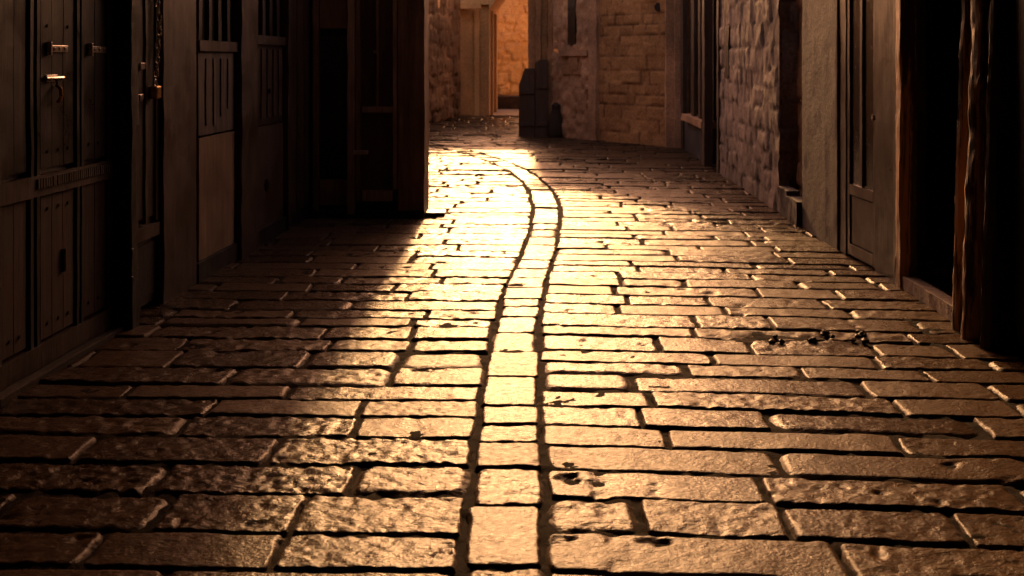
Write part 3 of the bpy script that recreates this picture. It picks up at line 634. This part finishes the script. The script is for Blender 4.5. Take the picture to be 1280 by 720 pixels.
# ------------------------------------------------------------------ RIGHT, near shop front
J = thing('shop_building', 'dark shop front on the right with an open black doorway and peeling orange post', 'building', (2.4, 5.6, 0))
b = MB(); face(b, R, 4.2, 7.64, 4.5, zb=2.35, seed=21, step=0.06); face(b, R, -7.0, 4.2, 4.5, seed=22, step=0.06)
bx(b, R, -7.0, 4.2, -3.2, -0.52, -0.05, 4.45); bx(b, R, 4.2, 7.34, -3.2, -1.6, -0.05, 4.45); bx(b, R, 7.34, 7.64, -1.6, -0.52, -0.05, 4.45); bx(b, R, 4.2, 7.64, -1.6, -0.52, 2.36, 4.45)
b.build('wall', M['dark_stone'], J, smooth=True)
b = MB(); bx(b, R, 4.2, 7.34, -1.6, 0.0 - 0.14, -0.055, -0.01); b.build('shop_floor', M['interior'], J)
part_rough('post', M['wood_black'], J, R, 7.49, 7.63, -0.14, -0.03, -0.02, 2.35)
# glazed door
d = MB(); bx(d, R, 6.92, 7.48, -0.13, -0.085, 0.0, 2.3); gd = d.build('door', M['wood_black'], J)
for (s0, s1, z0, z1, m) in ((6.92, 6.98, 0, 2.3, 'wood_black'), (7.175, 7.215, .5, 2.3, 'wood'), (7.42, 7.48, 0, 2.3, 'wood_black')): part_rough('stile', M[m], gd, R, s0, s1, -0.085, -0.045, z0 + .01, z1, 0.04, 0.003)
for (s0, s1) in ((6.985, 7.17), (7.22, 7.415)): p = MB(); bx(p, R, s0, s1, -0.085, -0.075, 0.5, 2.28); p.build('pane', M['glass'], gd)
for (z0, z1) in ((0.43, 0.50), (0.02, 0.09)): part_rough('rail', M['wood_mid'], gd, R, 6.985, 7.415, -0.085, -0.045, z0, z1, 0.04, 0.003)
part_rough('panel', M['wood'], gd, R, 7.0, 7.40, -0.085, -0.065, 0.10, 0.42, 0.04, 0.002)
p = MB(); p.tube([R(-0.05, 6.95, 0.98), R(-0.005, 6.95, 0.98)], 0.018, 12); p.build('handle', M['steel'], gd)
part_rough('post', M['wood_black'], J, R, 6.48, 6.90, -0.14, -0.01, -0.02, 2.35); part_rough('post', M['wood_peel'], J, R, 6.39, 6.47, -0.14, 0.03, -0.02, 2.35, 0.02, 0.006)
p = MB(); p.rough(-0.12, 0.02, 5.50, 6.37, -0.03, 0.075, 0.03, 0.006, fr=R); p.build('threshold', M['grey_stone'], J)
# peeling post by the doorway, leaning slightly outwards at the top
Rt = lambda n, s, z: (XR(s) - n + 0.03 * z, s, z)
for (s0, s1, n1, m, am) in ((5.40, 5.475, 0.05, 'wood_peel', .008), (5.31, 5.39, 0.015, 'wood_black', .008), (5.20, 5.30, 0.07, 'wood_peel', .013), (5.10, 5.19, 0.02, 'wood', .010), (5.02, 5.09, 0.06, 'wood_black', .006)):
    p = MB(); p.rough(-0.14, n1, s0, s1, -0.02, 2.35, 0.018, am, 11, fr=Rt, bulge=0.03); p.build('post', M[m], J)
d = MB(); bx(d, R, 4.24, 5.0, -0.14, -0.09, 0, 2.34); nd = d.build('door', M['wood_black'], J)
for (s0, s1) in ((4.28, 4.60), (4.64, 4.96)): part_rough('panel', M['wood_black'], nd, R, s0, s1, -0.09, -0.07, 0.1, 2.2, 0.05, 0.003)

# ------------------------------------------------------------------ unseen vault added over the near alley to cut the skylight
V_ = thing('shade_vault', 'added dark vault, out of view, cutting the skylight at the near end of the alley', 'vault', (0, 0, 3.2))
b = MB(); pts = []; fs = []; n = 20
for i in range(n + 1):
    t = math.pi * i / n; x = -2.35 * math.cos(t); z = 2.15 + 0.95 * math.sin(t)
    pts += [(x, -7, z), (x, 7.9, z), (x, -7, 4.15), (x, 7.9, 4.15)]
for i in range(n):
    a, c = 4 * i, 4 * (i + 1); fs += [(a, c, c + 2, a + 2), (a + 1, a + 3, c + 3, c + 1), (a, a + 1, c + 1, c), (a + 2, c + 2, c + 3, a + 3)]
fs += [(0, 2, 3, 1), (4 * n, 4 * n + 1, 4 * n + 3, 4 * n + 2)]
b.add(pts, fs); b.box(-2.3, 2.3, -7.5, -7.1, -0.05, 4.5); b.build('vault_shell', M['dark_stone'], V_)

# ------------------------------------------------------------------ loose stones lying in the worn patch
rl = random.Random(4)
for i in range(13):
    x = 0.98 + rl.random() * 0.62; y = 5.15 + rl.random() * 0.22; r = 0.010 + rl.random() * 0.014
    me_ = bpy.data.meshes.new('loose_stone'); bm = bmesh.new(); bmesh.ops.create_icosphere(bm, subdivisions=2, radius=r)
    for v in bm.verts: v.co *= 1 + 0.5 * mnoise.noise(v.co * 60 + Vector((i * 3.3, 0, 0))); v.co.z *= 0.7
    bm.to_mesh(me_); bm.free(); me_.materials.append(M['paving']); me_.attributes.new('tone', 'FLOAT', 'POINT'); me_.attributes.new('joint', 'FLOAT', 'POINT')
    o = bpy.data.objects.new('loose_stone', me_); COL.objects.link(o); o.location = (x, y, -0.004 + r * 0.5)
    o['label'] = 'small loose stone chip lying in the worn patch right of the street'; o['category'] = 'stone chip'; o['group'] = 'stone chips in the worn patch'
